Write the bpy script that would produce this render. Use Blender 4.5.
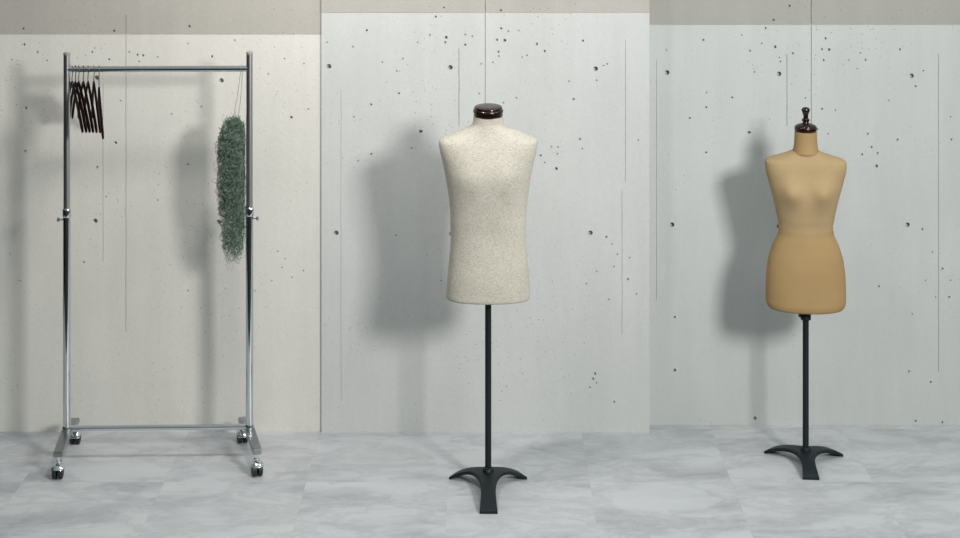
import bpy, bmesh, math, random
from mathutils import Vector, Matrix
PI = math.pi
S = bpy.context.scene
C = S.collection
for o in list(bpy.data.objects): bpy.data.objects.remove(o)

# ------------------------------------------------------------------ camera
CH, CD, FPX, HZ = 2.8, 7.0, 1610.0, -169.0          # height, distance, focal length and horizon row in px
cam = bpy.data.cameras.new('camera'); camo = bpy.data.objects.new('camera', cam); C.objects.link(camo)
camo.location = (0, -CD, CH); camo.rotation_euler = (PI/2, 0, 0)
cam.sensor_width = 36; cam.lens = FPX/960*36; cam.shift_y = -(269-HZ)/960
cam.clip_end = 100
S.camera = camo
# ------------------------------------------------------------------ light
W = bpy.data.worlds.new('room'); S.world = W; W.use_nodes = True
wn = W.node_tree; wn.nodes.clear()
wo = wn.nodes.new('ShaderNodeOutputWorld'); wb = wn.nodes.new('ShaderNodeBackground')
wt = wn.nodes.new('ShaderNodeTexCoord'); wx = wn.nodes.new('ShaderNodeSeparateXYZ'); wr = wn.nodes.new('ShaderNodeValToRGB')
wn.links.new(wt.outputs['Generated'], wx.inputs[0]); wn.links.new(wx.outputs['Z'], wr.inputs[0])
wr.color_ramp.elements[0].position = 0.0; wr.color_ramp.elements[0].color = (.06, .068, .068, 1)
wr.color_ramp.elements[1].position = .55; wr.color_ramp.elements[1].color = (.86, 1.0, .99, 1)
# ambient made brighter towards the right, added to shade the forms sideways
ws = wn.nodes.new('ShaderNodeMapRange'); ws.inputs[1].default_value = -1; ws.inputs[2].default_value = 1; ws.inputs[3].default_value = .10; ws.inputs[4].default_value = 2.1
wm = wn.nodes.new('ShaderNodeMix'); wm.data_type = 'RGBA'; wm.blend_type = 'MULTIPLY'; wm.inputs[0].default_value = 1
wn.links.new(wx.outputs['X'], ws.inputs[0]); wn.links.new(wr.outputs[0], wm.inputs[6]); wn.links.new(ws.outputs[0], wm.inputs[7])
wn.links.new(wm.outputs[2], wb.inputs[0]); wb.inputs[1].default_value = .36
wn.links.new(wb.outputs[0], wo.inputs[0])
def area(name, loc, target, power, size, col=(1, 1, 1), spread=PI):
    l = bpy.data.lights.new(name, 'AREA'); l.energy = power; l.size = size; l.color = col; l.spread = spread
    o = bpy.data.objects.new(name, l); C.objects.link(o); o.location = loc
    o.rotation_euler = (Vector(target)-Vector(loc)).to_track_quat('-Z', 'Y').to_euler()
    return o
area('key_lamp', (2.85, -4.9, 3.3), (-.6, .5, 1.1), 280, .85, (1.0, .975, .93))
area('ceiling_lamp', (-.75, -.75, 3.1), (-1.4, .1, .4), 29, .28, (1.0, .96, .90))
area('ceiling_lamp', (.62, -.9, 3.1), (.0, .0, .4), 12, .28, (.97, .99, 1.0))
area('ceiling_lamp', (2.0, -.7, 3.1), (1.4, .1, .4), 9, .28, (.95, .99, 1.0))
S.view_settings.view_transform = 'Standard'; S.view_settings.look = 'None'
S.view_settings.exposure = 0.0; S.view_settings.gamma = 1; S.view_settings.use_curve_mapping = False

# ------------------------------------------------------------------ helpers
def at(px, py, y):                                   # a point seen at px,py standing at depth y
    D = CD+y
    return Vector(((px-480)*D/FPX, y, CH-(py-HZ)*D/FPX))
def floor_y(py): return CH*FPX/(py-HZ)-CD
def mat(name):
    m = bpy.data.materials.new(name); m.use_nodes = True
    return m, m.node_tree, m.node_tree.nodes['Principled BSDF']
def node(nt, t, **kw):
    n = nt.nodes.new(t)
    for k, v in kw.items(): setattr(n, k, v)
    return n
def noise(nt, scale, detail=4, rough=.55, vec=None, dist=0):
    n = node(nt, 'ShaderNodeTexNoise'); n.inputs['Scale'].default_value = scale
    n.inputs['Detail'].default_value = detail; n.inputs['Roughness'].default_value = rough; n.inputs['Distortion'].default_value = dist
    if vec is not None: nt.links.new(vec, n.inputs['Vector'])
    return n
def coords(nt, scale=(1, 1, 1), rot=(0, 0, 0)):
    t = node(nt, 'ShaderNodeTexCoord'); mp = node(nt, 'ShaderNodeMapping')
    mp.inputs['Scale'].default_value = scale; mp.inputs['Rotation'].default_value = rot
    nt.links.new(t.outputs['Object'], mp.inputs[0]); return mp.outputs[0]
def ramp(nt, fac, stops):
    r = node(nt, 'ShaderNodeValToRGB')
    e = r.color_ramp.elements
    while len(e) < len(stops): e.new(.5)
    for i, (p, c) in enumerate(stops):
        e[i].position = p; e[i].color = (c, c, c, 1) if isinstance(c, (int, float)) else (*c, 1)
    nt.links.new(fac, r.inputs[0]); return r.outputs[0]
def mix(nt, mode, fac, a, b):
    m = node(nt, 'ShaderNodeMix', data_type='RGBA', blend_type=mode)
    for s, v in ((m.inputs[0], fac), (m.inputs[6], a), (m.inputs[7], b)):
        if isinstance(v, (int, float)): s.default_value = v
        elif isinstance(v, tuple): s.default_value = (*v, 1)
        else: nt.links.new(v, s)
    return m.outputs[2]
def bump(nt, b, h, strength, dist):
    n = node(nt, 'ShaderNodeBump'); n.inputs['Strength'].default_value = strength; n.inputs['Distance'].default_value = dist
    nt.links.new(h, n.inputs['Height']); nt.links.new(n.outputs[0], b.inputs['Normal'])

def concrete(name, col, warm):
    m, nt, b = mat(name)
    v = coords(nt)
    n1 = noise(nt, 1.6, 6, .6, v); n2 = noise(nt, 1, 5, .65, coords(nt, (9, 9, 1.1))); n3 = noise(nt, 90, 4, .7, v)
    base = ramp(nt, n1.outputs[0], [(.3, tuple(c*.93 for c in col)), (.7, col)])
    st = ramp(nt, n2.outputs[0], [(.3, .93), (.7, 1.0)])
    c = mix(nt, 'MULTIPLY', 1.0, base, st)
    fine = ramp(nt, n3.outputs[0], [(.3, .94), (.65, 1.0)])
    c = mix(nt, 'MULTIPLY', 1.0, c, fine)
    # small air holes left by the formwork, denser in patches
    vo = node(nt, 'ShaderNodeTexVoronoi'); vo.inputs['Scale'].default_value = 38; nt.links.new(v, vo.inputs['Vector'])
    pits = ramp(nt, vo.outputs['Distance'], [(.07, 0.0), (.13, 1.0)])
    patch = ramp(nt, noise(nt, 2.3, 3, .6, v).outputs[0], [(.46, 0.0), (.60, .85)])
    c = mix(nt, 'MIX', mix(nt, 'MULTIPLY', 1.0, mix(nt, 'SUBTRACT', 1.0, (1, 1, 1), pits), patch), c, tuple(x*.35 for x in warm))
    nt.links.new(c, b.inputs['Base Color']); b.inputs['Roughness'].default_value = .75
    bump(nt, b, mix(nt, 'MULTIPLY', 1.0, n3.outputs[0], pits), .25, .004)
    return m
def chrome():
    m, nt, b = mat('chrome'); b.inputs['Metallic'].default_value = 1
    b.inputs['Base Color'].default_value = (.72, .74, .76, 1)
    n = noise(nt, 25, 3, .5, coords(nt)); nt.links.new(ramp(nt, n.outputs[0], [(.3, .07), (.7, .15)]), b.inputs['Roughness'])
    return m
def cloth(name, a, c, speck, sc=(420, 420, 420)):
    m, nt, b = mat(name)
    h = noise(nt, 1, 2, .5, coords(nt, (sc[0]*.9, sc[1]*.9, sc[2]*.22))); k = noise(nt, 1, 2, .5, coords(nt, (sc[0]*.2, sc[1]*.2, sc[2])))
    w = mix(nt, 'MULTIPLY', 1.0, h.outputs[0], k.outputs[0])
    base = ramp(nt, noise(nt, 5, 3, .5, coords(nt)).outputs[0], [(.35, a), (.65, c)])
    col = mix(nt, 'MULTIPLY', 1.0, base, ramp(nt, w, [(.14, speck), (.30, 1.0)]))
    nt.links.new(col, b.inputs['Base Color']); b.inputs['Roughness'].default_value = .9
    b.inputs['Specular IOR Level'].default_value = .2
    bump(nt, b, w, .35, .0012)
    return m
def plain(name, col, rough, var=.85, scale=20, metallic=0, stretch=(1, 1, 1), spec=.5):
    m, nt, b = mat(name)
    n = noise(nt, scale, 4, .6, coords(nt, stretch))
    nt.links.new(ramp(nt, n.outputs[0], [(.3, tuple(x*var for x in col)), (.7, col)]), b.inputs['Base Color'])
    b.inputs['Specular IOR Level'].default_value = spec; b.inputs['Roughness'].default_value = rough; b.inputs['Metallic'].default_value = metallic
    return m
def marble():
    m, nt, b = mat('marble_floor')
    t = node(nt, 'ShaderNodeTexCoord'); sep = node(nt, 'ShaderNodeSeparateXYZ'); nt.links.new(t.outputs['Object'], sep.inputs[0])
    def M(op, a, c=None):
        n = node(nt, 'ShaderNodeMath', operation=op)
        for i, v in enumerate((a, c)):
            if v is None: continue
            if isinstance(v, (int, float)): n.inputs[i].default_value = v
            else: nt.links.new(v, n.inputs[i])
        return n.outputs[0]
    T = .61
    u = M('DIVIDE', M('ADD', sep.outputs[0], .138+10*T), T); w = M('DIVIDE', M('ADD', sep.outputs[1], .075+20*T), T)
    iu, iw = M('FLOOR', u), M('FLOOR', w)
    fu, fw = M('FRACT', u), M('FRACT', w)
    cmb = node(nt, 'ShaderNodeCombineXYZ'); nt.links.new(iu, cmb.inputs[0]); nt.links.new(iw, cmb.inputs[1])
    wh = node(nt, 'ShaderNodeTexWhiteNoise', noise_dimensions='3D'); nt.links.new(cmb.outputs[0], wh.inputs['Vector'])
    off = node(nt, 'ShaderNodeVectorMath', operation='SCALE'); nt.links.new(wh.outputs['Color'], off.inputs[0]); off.inputs[3].default_value = 7
    add = node(nt, 'ShaderNodeVectorMath', operation='ADD'); nt.links.new(t.outputs['Object'], add.inputs[0]); nt.links.new(off.outputs[0], add.inputs[1])
    mp = node(nt, 'ShaderNodeMapping'); mp.inputs['Scale'].default_value = (1.7, 4.4, 1); mp.inputs['Rotation'].default_value = (0, 0, -.5)
    nt.links.new(add.outputs[0], mp.inputs[0])
    cl = noise(nt, 1.15, 7, .62, mp.outputs[0], .35)
    mp2 = node(nt, 'ShaderNodeMapping'); mp2.inputs['Scale'].default_value = (1.8, 3.6, 1); mp2.inputs['Rotation'].default_value = (0, 0, -.45)
    nt.links.new(add.outputs[0], mp2.inputs[0])
    ve = noise(nt, 1.5, 7, .66, mp2.outputs[0], .5)
    vein = M('ABSOLUTE', M('SUBTRACT', ve.outputs[0], .5))
    base = ramp(nt, cl.outputs[0], [(.34, (.36, .37, .395)), (.52, (.475, .488, .51)), (.70, (.51, .522, .54))])
    c = mix(nt, 'MULTIPLY', 1.0, base, ramp(nt, vein, [(0, .86), (.07, 1.0)]))
    du = M('MINIMUM', fu, M('SUBTRACT', 1.0, fu)); dw = M('MINIMUM', fw, M('SUBTRACT', 1.0, fw))
    seam = ramp(nt, M('MINIMUM', du, dw), [(.001, .95), (.0035, 1.0)])
    c = mix(nt, 'MULTIPLY', 1.0, c, seam)
    nt.links.new(c, b.inputs['Base Color']); b.inputs['Roughness'].default_value = .42
    b.inputs['Specular IOR Level'].default_value = .35
    return m
M_ = dict(
    wall1=concrete('concrete_warm', (.66, .65, .615), (.5, .5, .48)),
    wall2=concrete('concrete_cool', (.55, .565, .56), (.5, .5, .48)),
    wall3=concrete('concrete_grey', (.50, .525, .52), (.5, .5, .48)),
    beam=concrete('concrete_shade', (.42, .405, .375), (.5, .48, .45)), shaded_band3=concrete('concrete_shade_grey', (.345, .34, .315), (.5, .48, .45)),  # beam is no real part: shade along the top of the wall, put into the concrete colour
    floor=marble(), chrome=chrome(),
    linen=cloth('linen', (.53, .50, .435), (.59, .56, .49), .66, (400, 400, 640)),
    tan=cloth('tan_cotton', (.345, .230, .108), (.38, .260, .124), .88, (800, 800, 800)),
    cream=cloth('cream_cotton', (.37, .268, .142), (.415, .305, .17), .88, (800, 800, 800)),
    dark_wood=plain('dark_wood', (.018, .006, .004), .2, .5, 60, 0, (1, 1, 5)),
    hanger_wood=plain('hanger_wood', (.012, .004, .0035), .4, .6, 40, 0, (4, 4, 1), spec=.14),
    iron=plain('painted_iron', (.007, .013, .015), .5, .8, 60, spec=.28),
    rubber=plain('black_rubber', (.012, .012, .013), .5),
    plug=plain('grey_plastic', (.25, .25, .26), .5),
    foot=plain('darkened_chrome', (.34, .35, .365), .28, .85, 30, 1),  # same chrome as the posts; darker base stands in for dim reflections
    satin=plain('satin_chrome', (.62, .63, .64), .33, .9, 40, 1),
    steel=plain('wire_steel', (.28, .27, .27), .3, .8, 30, 1),
)
def moss_material():
    m, nt, b = mat('moss')
    n = noise(nt, 60, 3, .6, coords(nt))
    nt.links.new(ramp(nt, n.outputs[0], [(.3, (.07, .12, .09)), (.55, (.15, .225, .17)), (.78, (.28, .36, .285))]), b.inputs['Base Color'])
    b.inputs['Roughness'].default_value = .8
    return m
M_['moss'] = moss_material()

def link(name, me, m=None, parent=None, smooth=True):
    o = bpy.data.objects.new(name, me); C.objects.link(o)
    if m: me.materials.append(m)
    if smooth:
        for p in me.polygons: p.use_smooth = True
    if parent: o.parent = parent
    return o
def obj(name, bm, m, parent=None, smooth=True, sharp=40):
    bmesh.ops.recalc_face_normals(bm, faces=bm.faces)
    me = bpy.data.meshes.new(name); bm.to_mesh(me); bm.free()
    o = link(name, me, m, parent, smooth)
    if smooth:
        b = bmesh.new(); b.from_mesh(me)
        for e in b.edges:
            if len(e.link_faces) == 2 and e.calc_face_angle(0) > math.radians(sharp): e.smooth = False
        b.to_mesh(me); b.free()
    return o
def tag(o, label, cat, group=None):
    o['label'] = label; o['category'] = cat
    if group: o['group'] = group
    return o
def thing(name, loc, rz, label, cat, group=None):
    o = bpy.data.objects.new(name, None); C.objects.link(o); o.empty_display_size = .1
    o.location = loc; o.rotation_euler = (0, 0, rz); return tag(o, label, cat, group)
def add_tube(bm, pts, r, n=12, caps=True, flat=None):
    """sweep a round (or flat: (a,b)) section along pts; r number or list"""
    pts = [Vector(p) for p in pts]; rings = []
    t = (pts[1]-pts[0]).normalized()
    up = Vector((0, 0, 1)) if abs(t.z) < .9 else Vector((0, 1, 0))
    nrm = (up-t*up.dot(t)).normalized()
    for i, p in enumerate(pts):
        t = (pts[min(i+1, len(pts)-1)]-pts[max(i-1, 0)]).normalized()
        nrm = (nrm-t*nrm.dot(t)).normalized(); bn = t.cross(nrm)
        rr = r[i] if isinstance(r, (list, tuple)) else r
        a, b = (rr, rr) if flat is None else (rr*flat[0], rr*flat[1])
        rings.append([bm.verts.new(p+nrm*a*math.cos(2*PI*k/n)+bn*b*math.sin(2*PI*k/n)) for k in range(n)])
    for A, B in zip(rings, rings[1:]):
        for k in range(n): bm.faces.new((A[k], A[(k+1) % n], B[(k+1) % n], B[k]))
    if caps: bm.faces.new(rings[0][::-1]); bm.faces.new(rings[-1])
def add_lathe(bm, prof, n=32, c=(0, 0)):
    rings = [[bm.verts.new((c[0]+r*math.cos(2*PI*k/n), c[1]+r*math.sin(2*PI*k/n), z)) for k in range(n)] for r, z in prof]
    for A, B in zip(rings, rings[1:]):
        for k in range(n): bm.faces.new((A[k], A[(k+1) % n], B[(k+1) % n], B[k]))
    bm.faces.new(rings[0][::-1]); bm.faces.new(rings[-1])
def add_box(bm, lo, hi, bev=0):
    r = bmesh.ops.create_cube(bm, size=1)
    for v in r['verts']:
        v.co = Vector([lo[i]+(v.co[i]+.5)*(hi[i]-lo[i]) for i in range(3)])
    if bev:
        es = {e for v in r['verts'] for e in v.link_edges}
        bmesh.ops.bevel(bm, geom=list(es), offset=bev, segments=2, affect='EDGES')
def pchip(xs, ys, x):
    """monotone cubic interpolation through (xs, ys)"""
    n = len(xs); h = [xs[i+1]-xs[i] for i in range(n-1)]; d = [(ys[i+1]-ys[i])/h[i] for i in range(n-1)]
    m = [d[0]]+[0 if d[i-1]*d[i] <= 0 else 2*d[i-1]*d[i]/(d[i-1]+d[i]) for i in range(1, n-1)]+[d[-1]]
    i = max(0, min(n-2, sum(1 for q in xs if q <= x)-1)); t = (x-xs[i])/h[i]
    return ((2*t**3-3*t*t+1)*ys[i]+(t**3-2*t*t+t)*h[i]*m[i]+(-2*t**3+3*t*t)*ys[i+1]+(t**3-t*t)*h[i]*m[i+1])

# ------------------------------------------------------------------ the setting
fl = bmesh.new(); add_box(fl, (-4, -1.4, -.1), (4, .9, 0)); fo = obj('floor', fl, M_['floor'], smooth=False); fo['kind'] = 'structure'

def wall_slab(name, x0, x1, z0, z1, y, thick, holes, slots, m):
    """a concrete slab whose front face has real pits, tie holes and joint grooves"""
    bm = bmesh.new()
    def loop(pts):
        vs = [bm.verts.new((px, y, pz)) for px, pz in pts]
        return [bm.edges.new((vs[i], vs[(i+1) % len(vs)])) for i in range(len(vs))]
    outer = loop([(x0, z0), (x1, z0), (x1, z1), (x0, z1)])
    taken = []; hl = []
    for (a, b, c, d) in slots:                       # a..c in x, b..d in z
        if c < x0+.01 or a > x1-.01: continue
        b, d = max(b, z0+.004), min(d, z1-.004)
        if d-b < .002: continue
        rnd = random.Random(int(a*1000)); k = 10
        if d-b > c-a:
            pts = [(a+rnd.uniform(-.0008, .0008), b+(d-b)*i/k) for i in range(k+1)]
            pts = pts+[(q+(c-a), w) for q, w in reversed(pts)]
        else: pts = [(a, b), (c, b), (c, d), (a, d)]
        hl.append((loop(pts), .006)); taken.append((a-.003, b-.003, c+.003, d+.003))
    rnd = random.Random(5)
    for (hx, hz, r) in holes:
        q = r*1.3+.002
        if hx-q < x0 or hx+q > x1 or hz-q < z0 or hz+q > z1: continue
        if any(hx+q > a and hx-q < c and hz+q > b and hz-q < d for a, b, c, d in taken): continue
        n = 14 if r > .008 else 8
        w = (lambda: 1) if r > .009 else (lambda: rnd.uniform(.75, 1.25))
        hl.append((loop([(hx+r*w()*math.cos(2*PI*k/n), hz+r*w()*math.sin(2*PI*k/n)) for k in range(n)]), max(.006, r*2.2)))
        taken.append((hx-q, hz-q, hx+q, hz+q))
    bmesh.ops.triangle_fill(bm, use_beauty=True, edges=bm.edges[:])
    for es, dep in hl:
        r = bmesh.ops.extrude_edge_only(bm, edges=es)
        vs = [v for v in r['geom'] if isinstance(v, bmesh.types.BMVert)]
        for v in vs: v.co.y += dep
        bmesh.ops.contextual_create(bm, geom=[e for e in r['geom'] if isinstance(e, bmesh.types.BMEdge)])
    r = bmesh.ops.extrude_edge_only(bm, edges=outer)
    for v in r['geom']:
        if isinstance(v, bmesh.types.BMVert): v.co.y += thick
    bmesh.ops.contextual_create(bm, geom=[e for e in r['geom'] if isinstance(e, bmesh.types.BMEdge)])
    o = obj(name, bm, m, smooth=False); o['kind'] = 'structure'
    return o

def conv(l, k, ox, oy, rads):                        # crop measurements -> px
    return [(ox+a/k, oy+b/k, rads[c]) for a, b, c in l]
R = {0: .0040, 1: .0056, 2: .0078, 3: .0112}
p1 = conv([(72,133,1),(112,155,1),(35,178,0),(275,155,1),(282,143,0),(325,177,1),(410,163,1),(426,165,1),(415,183,0),(632,168,1),(78,322,1),
           (600,318,0),(868,350,2),(345,425,2),(290,498,1),(75,450,1),(660,240,3),(848,175,0),(512,340,0),(560,490,1),(340,92,1),(70,85,1),
           (565,79,1),(385,155,0),(250,100,0),(288,232,3),(360,300,0),(470,170,0),(560,130,0),(700,120,0),(800,220,0),(905,190,0),(920,325,0),(140,180,0)], 2.981, 0, 0, R)
p1 += conv([(284,122,3),(652,125,3),(250,245,1),(316,50,0),(828,212,0),(850,235,0),(840,260,0),(870,290,0),(810,300,0),(905,270,0),(760,330,0),(60,300,0),(30,220,0),(560,330,0),(470,60,0)], 2.981, 0, 180, R)
p2 = conv([(26,192,3),(377,195,3),(797,199,3),(135,88,1),(365,108,2),(420,130,1),(440,35,1),(335,48,1),(358,22,0),(512,115,1),(534,117,2),(516,150,1),(517,162,0),
           (524,82,1),(523,30,1),(620,35,1),(627,127,1),(650,148,1),(760,118,1),(228,270,1),(148,302,1),(292,380,2),(282,380,1),(148,445,1),(733,287,1),(568,283,0),
           (752,402,1),(638,450,1),(650,470,0),(686,445,0),(683,488,2),(688,425,0),(500,180,0),(466,185,0),(530,297,0),(396,280,1),(362,122,1),(240,170,0),(180,180,0),
           (98,338,0),(670,425,0),(585,165,0),(598,160,0),(575,88,0),(545,90,0),(318,100,0),(283,122,0),(222,205,0),(920,405,0),(720,235,0),(758,430,0),(95,135,0),
           (20,122,0),(830,185,0),(800,232,0),(820,190,0),(265,428,0),(110,465,0),(460,270,0),(420,100,0),(440,105,0)], 2.892, 320, 0, R)
p2 += conv([(47,153,3),(380,156,3),(782,153,3),(350,290,0),(890,287,1),(65,440,1),(828,165,1),(845,185,0),(860,215,0),(870,235,0),(850,250,0),(895,225,0),(800,265,0),
            (915,330,0),(880,350,0),(770,300,0),(835,345,0),(220,160,0)], 2.892, 320, 180, R)
p2 += conv([(60,87,2),(850,127,1),(835,250,1),(885,245,1),(310,235,1),(300,240,0),(322,240,0),(790,60,1),(800,72,0),(780,85,0),(795,45,1)], 2.892, 320, 358, R)
p3 = conv([(57,217,3),(392,221,3),(788,227,3),(165,120,1),(380,140,2),(433,160,1),(375,60,1),(352,84,1),(423,17,1),(450,72,2),(520,147,1),(541,149,2),(525,180,1),(522,190,0),
           (530,115,1),(635,158,0),(650,179,1),(753,148,1),(823,212,0),(251,292,1),(174,321,1),(125,353,1),(302,396,2),(312,396,1),(173,456,1),(410,300,1),(470,293,0),
           (480,212,1),(720,300,0),(727,308,1),(746,418,1),(640,462,1),(683,497,2),(686,458,1),(668,440,1),(657,400,1),(538,400,0),(505,386,1),(520,325,1),(907,417,1),
           (905,350,0),(800,258,1),(305,152,1),(392,172,0),(395,185,0),(625,205,0),(318,215,0),(175,277,0),(55,150,0),(280,105,0),(340,130,0),(560,330,0),(600,180,0)], 2.99, 648, 0, R)
p3 += conv([(72,134,3),(776,134,3),(392,138,3),(820,148,1),(850,215,0),(880,265,1),(690,318,1),(905,300,0),(860,350,0),(830,300,0),(900,350,1),(80,410,1),(790,400,0)], 2.99, 648, 180, R)
p3 += conv([(80,37,2),(845,72,1),(320,180,2),(325,190,1),(316,190,1),(800,188,1),(880,192,1),(780,40,1)], 2.99, 648, 358, R)

YW = [floor_y(431.5), floor_y(432.5), floor_y(425)]      # the outer bays of the wall are set back a little
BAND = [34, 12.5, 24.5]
edges = [-4.0, None, None, 4.0]
def wx_(px, y): return (px-480)*(CD+y)/FPX
bx = [(-3.6, wx_(321.5, YW[1])), (wx_(321.5, YW[1]), wx_(649.5, YW[1])), (wx_(649.5, YW[1]), 3.6)]
lines = [  # bay, px, from, to, width m
    (0, 126, 15, 332, .0022), (0, 103, 84, 262, .0018),
    (1, 485.3, -4, 300, .0026), (1, 459, 48, 126, .0022), (1, 625.5, 40, 182, .0016), (1, 622, 190, 335, .0016), (1, 341, 90, 400, .0012),
    (2, 811.2, -4, 300, .0026), (2, 787, 54, 126, .0022), (2, 938.5, 54, 372, .0018), (2, 656.5, 60, 300, .0014)]
hlines = [(1, 321, 347, 400, .0015), (1, 596, 648, 401, .0015), (2, 664, 712, 381, .0015), (2, 905, 960, 381, .0015)]
names = ['wall_left', 'wall_back', 'wall_right']
for i in range(3):
    y = YW[i]; pts = (p1, p2, p3)[i]
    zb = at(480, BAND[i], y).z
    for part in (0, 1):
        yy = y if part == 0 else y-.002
        holes = [(at(a, b, yy).x, at(a, b, yy).z, r) for a, b, r in pts]
        slots = []
        for (bay, px, a, b, w) in lines:
            if bay == i:
                q = at(px, a, yy); e = at(px, b, yy); slots.append((q.x-w/2, e.z, q.x+w/2, q.z))
        if part == 0:
            for (bay, xa, xb, py, w) in hlines:
                if bay == i: q = at(xa, py, yy); e = at(xb, py, yy); slots.append((q.x, q.z-w/2, e.x, q.z+w/2))
            wall_slab(names[i], bx[i][0], bx[i][1], 0, zb, y, .2, holes, slots, M_['wall%d' % (i+1)])
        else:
            wall_slab('shaded_top_%d' % (i+1), bx[i][0], bx[i][1], zb, 2.75, yy, .2, holes, slots, M_['shaded_band3' if i == 2 else 'beam'])  # upper strip of the wall, split off to carry its painted shade

# ------------------------------------------------------------------ garment rack
RC = Vector((-1.433, .172, 0)); RY = math.radians(1.5); HWD = .405
rack = thing('garment_rack', RC, RY, 'tall chrome garment rack on four black casters, holding hangers and trailing moss', 'clothes rack')
ZT, ZB, ZJ, ZL = 1.812, 1.740, 1.105, .143
for s in (-1, 1):
    x = s*HWD
    bm = bmesh.new(); add_lathe(bm, [(.0172, .125), (.0172, ZJ)], 28, (x, 0)); obj('outer_tube', bm, M_['chrome'], rack)
    bm = bmesh.new(); add_lathe(bm, [(.0152, ZJ-.02), (.0152, ZT-.004)], 28, (x, 0)); up = obj('inner_tube', bm, M_['satin'], rack)
    bm = bmesh.new(); add_lathe(bm, [(.0148, ZT-.012), (.0156, ZT-.004), (.0156, ZT), (.0125, ZT+.003)], 28, (x, 0)); obj('end_plug', bm, M_['plug'], up)
    bm = bmesh.new(); add_lathe(bm, [(.0185, ZJ-.022), (.0195, ZJ-.02), (.0195, ZJ+.012), (.0178, ZJ+.016), (.0155, ZJ+.018)], 28, (x, 0))
    col = obj('height_collar', bm, M_['chrome'], rack)
    bm = bmesh.new()
    add_tube(bm, [(x+s*.017, -.004, ZJ-.032), (x+s*.030, -.004, ZJ-.032)], .004, 10)
    add_tube(bm, [(x+s*.030, -.004, ZJ-.032), (x+s*.033, -.004, ZJ-.032), (x+s*.040, -.004, ZJ-.032), (x+s*.042, -.004, ZJ-.032)], [.008, .0115, .0115, .009], 14)
    obj('knob', bm, M_['chrome'], rack)
    sw = math.radians(2.0 if s < 0 else 16.0); turn = Matrix.Translation((x, 0, 0)) @ Matrix.Rotation(sw, 4, 'Z') @ Matrix.Translation((-x, 0, 0))   # the feet sit a little askew on the posts
    # foot: square tube that slopes down from the post to its two casters
    bm = bmesh.new()
    zc, ze = .128, .104
    prof = [(-.205, ze-.012), (-.205, ze+.012), (-.03, zc+.014), (.03, zc+.014), (.205, ze+.012), (.205, ze-.012), (.03, zc-.016), (-.03, zc-.016)]
    A = [bm.verts.new((x-.019, a, b)) for a, b in prof]; B = [bm.verts.new((x+.019, a, b)) for a, b in prof]
    bm.faces.new(A); bm.faces.new(B[::-1])
    for k in range(8): bm.faces.new((A[k], A[(k+1) % 8], B[(k+1) % 8], B[k]))
    bmesh.ops.bevel(bm, geom=bm.edges[:], offset=.003, segments=2, affect='EDGES')
    bm.transform(turn); obj('foot', bm, M_['foot'], rack)
    bm = bmesh.new(); add_lathe(bm, [(.022, zc+.010), (.022, zc+.018), (.019, zc+.026)], 24, (x, 0)); obj('post_socket', bm, M_['chrome'], rack)
    for e in (-1, 1):
        cy = e*.188; rw = .029
        bm = bmesh.new()
        add_lathe(bm, [(.0085, .058), (.0085, .096)], 16, (x, cy))
        add_lathe(bm, [(.014, .066), (.014, .072), (.0085, .074)], 16, (x, cy))
        # hood: a domed shell over the upper part of the two wheels
        n = 14
        for (ya, yb) in ((-.009, .009),):
            rings = []
            for q in range(9):
                v = -.024+.048*q/8; rr = (rw+.004)*(1-.22*abs(v/.024)**3)
                rings.append([bm.verts.new((x+v, cy+.010*e+rr*math.cos(a), rw+.006+rr*math.sin(a)*.9)) for a in [math.radians(90+e*10-80+160*k/n) for k in range(n+1)]])
            for P, Q in zip(rings, rings[1:]):
                for k in range(n): bm.faces.new((P[k], P[k+1], Q[k+1], Q[k]))
            bm.faces.new(rings[0]); bm.faces.new(rings[-1][::-1])
        bm.transform(turn); cs = obj('caster', bm, M_['chrome'], rack)
        for sx in (-1, 1):
            bm = bmesh.new(); c0 = x+sx*.0125
            prof = [(-.0105, rw*.75), (-.008, rw), (.008, rw), (.0105, rw*.75)]
            add_tube(bm, [(c0+a, cy+.010*e, rw) for a, b in prof], [b for a, b in prof], 24)
            bm.transform(turn); obj('wheel', bm, M_['rubber'], cs)
bm = bmesh.new(); add_tube(bm, [(-HWD, 0, ZB), (HWD, 0, ZB)], .0138, 24); obj('hanging_rail', bm, M_['chrome'], rack)
bm = bmesh.new(); add_tube(bm, [(-HWD, 0, ZL), (HWD, 0, ZL)], .0125, 24); obj('bottom_rail', bm, M_['chrome'], rack)
def on_rail(px):
    k = (px-480)/FPX; t = (k*(CD+RC.y)-RC.x)/(math.cos(RY)-k*math.sin(RY))
    return Vector((RC.x+t*math.cos(RY), RC.y+t*math.sin(RY), ZB))

# ------------------------------------------------------------------ hangers
def make_hanger(drop, label):
    t = thing('coat_hanger', (0, 0, 0), 0, label, 'hanger', 'coat hangers on the rail')
    a0 = -drop                                       # top of the wooden body below the rail centre
    bm = bmesh.new(); pts, rad = [], []
    for i in range(-14, 15):
        u = i/14; au = abs(u)
        z = a0-.011-.185*(au**1.12)+.012*math.sin(PI*au)
        pts.append((.198*u, -.010*au**1.6*-1, z)); rad.append(.0110 if au < .12 else .0105+.0025*au if au < .93 else .010)
    add_tube(bm, pts, rad, 14, True, (1.0, .46))
    obj('arms', bm, M_['hanger_wood'], t)
    bm = bmesh.new(); hk = [(0, 0, a0-.004), (0, 0, a0+.018), (.004, 0, a0+.024)]
    rc = .0182
    hk = [(0, 0, a0-.006), (0, 0, -rc-.020)]
    for k in range(0, 15):
        a = -PI/2+.5+(k/14)*(2*PI*.66)
        hk.append((rc*math.cos(a), 0, rc*math.sin(a)))
    hk = hk[:2]+hk[2:]
    add_tube(bm, hk, .0019, 8); obj('hook', bm, M_['steel'], t)
    return t
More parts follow.
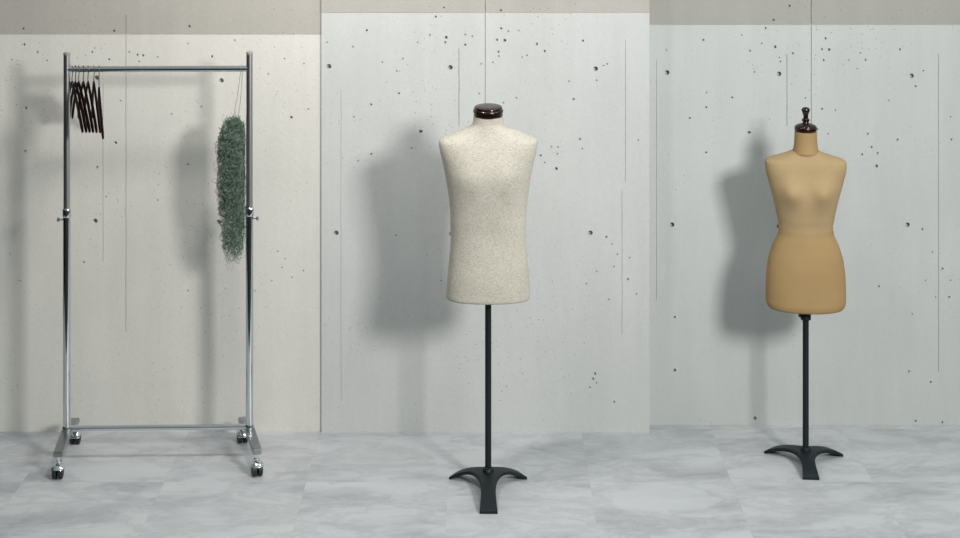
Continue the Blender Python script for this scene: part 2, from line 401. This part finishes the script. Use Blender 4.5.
labels = ['dark wooden coat hanger tight against the left post of the rack',
          'dark wooden coat hanger on the rail, second from the left post',
          'dark wooden coat hanger on the rail, third from the left post',
          'dark wooden coat hanger in the middle of the row of seven on the rail',
          'dark wooden coat hanger, third from the right end of the hanger row',
          'dark wooden coat hanger, second from the right end of the hanger row',
          'dark wooden coat hanger hanging lowest, at the right end of the hanger row']
spots = [(72.0, 8.1, .048), (75.4, 8.4, .048), (78.6, 8.6, .048), (83.3, 7.3, .048), (88.0, 6.1, .048), (93.9, 3.8, .048), (99.0, 1.6, .074)]
base = make_hanger(.048, labels[0]); low = make_hanger(.074, labels[6])
def dup(root):
    r = root.copy(); C.objects.link(r)
    for ch in root.children:
        c = ch.copy(); C.objects.link(c); c.parent = r
    return r
for i, (px, dx, dr) in enumerate(spots):
    h = base if i == 0 else low if i == 6 else dup(base)
    h['label'] = labels[i]; p = on_rail(px)
    h.location = (p.x, p.y, ZB-.0018)
    # near arm points to the camera; dx is how far its tip drifts to the right in the picture
    view = math.atan2(p.x, CD+p.y); yaw = math.atan2(dx/224.0, .2)
    h.rotation_euler = (0, 0, -PI/2-view+yaw)

# ------------------------------------------------------------------ trailing moss
rnd = random.Random(11)
top = on_rail(241.5)
moss = thing('hanging_moss', (0, 0, 0), 0, 'grey-green trailing air plant hung by thin wire beside the right post of the rack', 'plant')
YM = top.y+.024
mc = at(233.5, 117.5, YM); mtop = mc.z
moss.location = (mc.x, YM, mtop)
prof = [(0, .026, .004), (.02, .042, .002), (.06, .056, -.003), (.14, .065, -.006), (.28, .067, -.005), (.40, .064, -.002), (.46, .060, .002), (.53, .052, .001), (.60, .040, -.001), (.68, .022, -.006)]
def env(q):
    xs = [p[0] for p in prof]; q = min(max(q, 0), xs[-1])
    return pchip(xs, [p[1] for p in prof], q), pchip(xs, [p[2] for p in prof], q)
verts, faces = [], []
def strand(p, n, step, r, curl):
    d = Vector((rnd.uniform(-1, 1), rnd.uniform(-1, 1), rnd.uniform(-.9, .1))).normalized()
    ax = Vector((rnd.uniform(-1, 1), rnd.uniform(-1, 1), rnd.uniform(-1, 1))).normalized()
    loose = 1.22 if rnd.random() < .12 else .98
    endz = -.69+.2*rnd.random()**1.2
    start = len(verts); q = p.copy(); cnt = 0
    for i in range(n):
        d = (Matrix.Rotation(curl, 3, ax) @ d); ax = (ax+Vector((rnd.uniform(-.5, .5), rnd.uniform(-.5, .5), rnd.uniform(-.5, .5)))).normalized()
        d = (d+Vector((0, 0, -.16))).normalized()
        if q.x > .045: d = (d+Vector((-.7, 0, 0))).normalized()
        w, c = env(-q.z)
        off = Vector((q.x-c, q.y*1.05, 0))
        if off.length > w*loose: d = (d-off.normalized()*.55*(off.length/w)).normalized()
        s = d.cross(Vector((.3, .5, .8))).normalized(); u = d.cross(s)
        rr = r*(1-.6*i/n)
        for k in range(3):
            a = 2*PI*k/3; verts.append(tuple(q+s*rr*math.cos(a)+u*rr*math.sin(a)))
        cnt += 1; q = q+d*step
        if q.z < endz: break
    for i in range(cnt-1):
        for k in range(3):
            a = start+i*3; faces.append((a+k, a+(k+1) % 3, a+3+(k+1) % 3, a+3+k))
for i in range(1900):
    q = .58*rnd.random()**1.2 if i % 3 else rnd.uniform(.0, .40)
    w, c = env(q); a = rnd.uniform(0, 2*PI); rr = w*math.sqrt(rnd.random())*(.98 if q < .42 else .8)
    strand(Vector((c+rr*math.cos(a), rr*math.sin(a)*.95, -q)), rnd.randint(16, 26) if q < .42 else rnd.randint(24, 36), rnd.uniform(.005, .0075), rnd.uniform(.0009, .0015), rnd.uniform(.25, .7))
me = bpy.data.meshes.new('foliage'); me.from_pydata(verts, [], faces); me.update()
link('foliage', me, M_['moss'], moss)
bm = bmesh.new()
lp = [Vector((top.x, top.y, ZB))+Vector((0, .0155*math.cos(a), .0155*math.sin(a))) for a in [2*PI*k/12 for k in range(13)]]
add_tube(bm, [p-moss.location for p in lp], .0009, 6)
for sx, tx in ((-.004, -.012), (.004, .014)):
    a = Vector((top.x+sx, top.y, ZB-.0155))-moss.location; b = Vector((tx, 0, -.05))
    add_tube(bm, [a.lerp(b, k/8)+Vector((.004*math.sin(PI*k/8), 0, 0)) for k in range(9)], .0009, 6)
obj('wire', bm, M_['steel'], moss)

# ------------------------------------------------------------------ dress forms
def loft_body(bm, sec, n=72, bumps=(), close_top=True):
    """sec: list of (z, half width, front depth, back depth, exponent, y shift), bottom to top"""
    rings = []
    for (z, w, df, db, ex, ys) in sec:
        ring = []
        for k in range(n):
            a = 2*PI*k/n; c, s = math.cos(a), math.sin(a)
            x = w*math.copysign(abs(c)**(2/ex), c); dd = df if s < 0 else db
            y = dd*math.copysign(abs(s)**(2/ex), s)+ys
            if s < 0:
                for (bx_, bz, rx, rz_, amp) in bumps:
                    y -= amp*math.exp(-((x-bx_)/rx)**2-((z-bz)/rz_)**2)*abs(s)**.5
            ring.append(bm.verts.new((x, y, z)))
        rings.append(ring)
    for A, B in zip(rings, rings[1:]):
        for k in range(n): bm.faces.new((A[k], A[(k+1) % n], B[(k+1) % n], B[k]))
    bm.faces.new(rings[0][::-1])
    if close_top: bm.faces.new(rings[-1])
def sections(rows, zf, n):
    """rows keyed by picture row (top to bottom): py, half width px, front, back, exponent, shift -> smooth bottom-to-top sections"""
    xs = [r[0] for r in rows]; out = []
    for i in range(n+1):
        py = xs[-1]+(xs[0]-xs[-1])*i/n
        out.append((zf(py), *[pchip(xs, [r[j] for r in rows], py) for j in range(1, 6)]))
    return out
def star_base(bm, legs, h, t, wt, wn):
    """cast three-legged foot: legs (angle, length); arched from a hub of height h down to flat tips"""
    L = []
    for ang, ln in legs:
        d = Vector((math.cos(ang), math.sin(ang), 0)); s = Vector((-d.y, d.x, 0)); L.append((d, s, ln))
    out = []
    for i in range(3):
        d, s, ln = L[i]; d2, s2, ln2 = L[(i+1) % 3]
        for v in (-1, -.5, 0, .5, 1): out.append((d*ln+s*wt*v, ln))
        for q in (.93, .84, .75): out.append((d*ln*q+s*(wn+(wt-wn)*((q-.55)/.45)**1.3), ln))
        P0 = d*ln*.66+s*(wn+(wt-wn)*.15); P1 = d*ln*.22+s*wn*.95
        P3 = d2*ln2*.66-s2*(wn+(wt-wn)*.15); P2 = d2*ln2*.22-s2*wn*.95
        for k in range(0, 15):
            u = k/14; p = P0*(1-u)**3+P1*3*u*(1-u)**2+P2*3*u*u*(1-u)+P3*u**3
            out.append((p, ln*(1-u)+ln2*u))
        for q in (.75, .84, .93): out.append((d2*ln2*q-s2*(wn+(wt-wn)*((q-.55)/.45)**1.3), ln2))
    K = 14; n = len(out)
    def zt(r, ln):
        q = min(r/ln, 1); return t+(h-t)*(1-q**2.3)
    def sheet(bot):
        c = bm.verts.new((0, 0, h-(t if bot else 0))); rows = []
        for k in range(1, K+1):
            row = []
            for p, ln in out:
                g = p*(k/K); r = g.length; z = zt(r, ln)
                if not bot and k == K: z -= .003
                row.append(bm.verts.new((g.x, g.y, max(0, z-t) if bot else z)))
            rows.append(row)
        for k in range(n): bm.faces.new((c, rows[0][k], rows[0][(k+1) % n]))
        for A, B in zip(rows, rows[1:]):
            for k in range(n): bm.faces.new((A[k], B[k], B[(k+1) % n], A[(k+1) % n]))
        return rows[-1]
    a = sheet(False); b = sheet(True)
    for k in range(n): bm.faces.new((a[k], a[(k+1) % n], b[(k+1) % n], b[k]))

# --- men's form
YM_ = -.105; DM = CD+YM_
mp = at(488.2, 470, YM_)
man = thing('dress_form', (mp.x, YM_, 0), math.radians(0), 'off-white linen male torso form with flat dark wooden neck cap on a black three-legged stand', 'dress form')
zm = lambda py: CH-(py-1.5-(py-118)*.017-HZ)*DM/FPX
k_ = DM/FPX
rows = [(118, 14.8*k_, .060, .062, 2.0, .000), (124, 15.5*k_, .063, .064, 2.0, .003), (127.5, 18*k_, .069, .068, 2.0, .006), (131, 25*k_, .076, .073, 2.05, .010), (135, 34*k_, .082, .080, 2.2, .012),
        (139, 43.5*k_, .088, .087, 2.5, .012), (141.8, 49.3*k_, .092, .091, 2.8, .011), (144, 49.6*k_, .096, .094, 2.9, .010), (152, 48.4*k_, .106, .099, 2.8, .006), (164, 45.6*k_, .116, .102, 2.6, .002), (176, 43.2*k_, .120, .102, 2.5, .000),
        (197, 40*k_, .116, .098, 2.4, 0), (218, 38*k_, .108, .092, 2.35, 0), (240, 37.6*k_, .102, .090, 2.35, 0), (261, 39*k_, .104, .098, 2.35, 0), (282, 41*k_, .108, .106, 2.35, 0), (300, 42.2*k_, .110, .108, 2.35, 0)]
sec = sections(rows, zm, 110)
z0 = sec[0][0]
sec = [(z0-.010, sec[0][1]*.955, .102, .100, 2.35, 0), (z0-.0085, sec[0][1]*.982, .107, .105, 2.35, 0), (z0-.004, sec[0][1]*.997, .1095, .1075, 2.35, 0)]+sec
bm = bmesh.new()
loft_body(bm, sec, 80, [(-.085, zm(178), .075, .07, .010), (.085, zm(178), .075, .07, .010)])
obj('torso', bm, M_['linen'], man, True, 60)
# wooden neck cap, tipped a little to the front
bm = bmesh.new(); zc = zm(116.5)
add_lathe(bm, [(.0595, -.004), (.0625, 0), (.0625, .005), (.0600, .007), (.0600, .010), (.0640, .013), (.0650, .021), (.0625, .026), (.0600, .028), (.0600, .033), (.0575, .037), (.050, .039), (.02, .0395)], 48)
cp = obj('neck_cap', bm, M_['dark_wood'], man); cp.location = (0, 0, zc); cp.rotation_euler = (math.radians(5), 0, 0)
bm = bmesh.new(); add_lathe(bm, [(.0135, .03), (.0135, z0+.01)], 24); obj('pole', bm, M_['iron'], man)
rear = .087; lat = .150; fr = YM_-floor_y(514)
bm = bmesh.new(); star_base(bm, [(-PI/2, fr), (math.atan2(rear, lat), math.hypot(rear, lat)), (math.atan2(rear, -lat), math.hypot(rear, lat))], .060, .014, .037, .030)
obj('base', bm, M_['iron'], man, True, 50)
bm = bmesh.new(); add_lathe(bm, [(.024, .054), (.024, .066), (.021, .074), (.0135, .077)], 28); obj('hub_collar', bm, M_['iron'], man)
bm = bmesh.new(); add_tube(bm, [(0, -.020, .066), (0, -.030, .066), (0, -.032, .066), (0, -.041, .066), (0, -.043, .066)], [.005, .005, .010, .010, .007], 16); obj('clamp_screw', bm, M_['rubber'], man)

# --- ladies' form
YL = .125; DL = CD+YL
lp_ = at(805.7, 447, YL)
lady = thing('dress_form', (lp_.x, YL, 0), math.radians(-6), 'tan cotton female torso form with turned finial on its neck, on a black three-legged stand', 'dress form')
zl = lambda py: CH-(py-(py-132)*.012-HZ)*DL/FPX
k_ = DL/FPX
up_rows = [(150.5, 12.6*k_, .058, .060, 2.0, .006), (153, 17.5*k_, .063, .064, 2.0, .010), (155.5, 25*k_, .069, .070, 2.1, .012), (158, 32.5*k_, .074, .075, 2.4, .012), (160.6, 39*k_, .079, .079, 2.8, .010), (162.5, 40.2*k_, .082, .082, 2.9, .009), (168, 40*k_, .087, .085, 2.8, .006),
           (182, 37*k_, .092, .088, 2.4, .002), (200, 32.2*k_, .098, .085, 2.2, 0), (217, 28.6*k_, .090, .080, 2.1, 0), (226, 27.0*k_, .083, .076, 2.1, 0), (233, 26.6*k_, .081, .076, 2.1, 0)]
sec = sections(up_rows, zl, 90)
bm = bmesh.new()
loft_body(bm, sec, 88, [(-.074, zl(190), .047, .052, .034), (.074, zl(190), .047, .052, .034)])
o = obj('bodice', bm, M_['cream'], lady, True, 60)
lo_rows = [(231.6, 27.4*k_, .084, .079, 2.1, 0), (234, 27.6*k_, .085, .081, 2.1, 0), (239, 29.3*k_, .088, .088, 2.15, 0), (246, 32.6*k_, .093, .098, 2.2, .002), (261, 37*k_, .101, .112, 2.3, .004), (278, 39*k_, .106, .118, 2.35, .004), (296, 39.6*k_, .108, .118, 2.35, .004),
           (303, 39.4*k_, .108, .117, 2.35, .004), (308, 37.8*k_, .104, .113, 2.35, .004), (309.8, 36*k_, .099, .108, 2.3, .004), (310.6, 33.5*k_, .092, .1, 2.25, .004)]
sec = sections(lo_rows, zl, 90)
zlow = sec[0][0]
bm = bmesh.new(); loft_body(bm, sec, 80)
o = obj('hip_section', bm, M_['tan'], lady, True, 60); o['label'] = 'darker tan hip section below the waist seam'
bm = bmesh.new()
prof = [(13.2*k_, zl(153)), (12.5*k_, zl(149.5)), (11.6*k_, zl(145)), (11.2*k_, zl(139)), (11.0*k_, zl(131.5))]
add_lathe(bm, prof, 48); o = obj('neck', bm, M_['tan'], lady)
o.scale = (1, 1.05, 1)
bm = bmesh.new(); z1 = zl(129.8)
add_lathe(bm, [(.046, -.003), (.0495, 0), (.0495, .012), (.047, .019), (.040, .025), (.028, .030), (.019, .033), (.0135, .036), (.0125, .040), (.0165, .043), (.0175, .048), (.0165, .053), (.0115, .056),
               (.0105, .064), (.0115, .074), (.0140, .083), (.0170, .090), (.0188, .096), (.0180, .102), (.0150, .107), (.0080, .111), (.002, .112)], 40)
cp = obj('finial_cap', bm, M_['dark_wood'], lady); cp.location = (0, 0, z1); cp.scale = (1, 1, .9)
bm = bmesh.new(); add_lathe(bm, [(.0135, .03), (.0135, zlow+.01)], 24); obj('pole', bm, M_['iron'], lady)
bm = bmesh.new(); add_lathe(bm, [(.0160, zlow-.052), (.023, zlow-.047), (.023, zlow-.026), (.018, zlow-.020), (.026, zlow-.010), (.026, zlow+.004)], 28)
add_tube(bm, [(-.018, -.012, zlow-.027), (-.030, -.018, zlow-.027)], [.006, .008], 12); obj('height_collar', bm, M_['iron'], lady)
rear = .125; lat = .152; fr = YL-floor_y(480)
bm = bmesh.new(); star_base(bm, [(-PI/2+.03, fr), (math.atan2(rear, lat), math.hypot(rear, lat)), (math.atan2(rear, -lat), math.hypot(rear, lat))], .060, .014, .036, .028)
obj('base', bm, M_['iron'], lady, True, 50)
bm = bmesh.new(); add_lathe(bm, [(.023, .054), (.023, .066), (.020, .074), (.0135, .077)], 28); obj('hub_collar', bm, M_['iron'], lady)
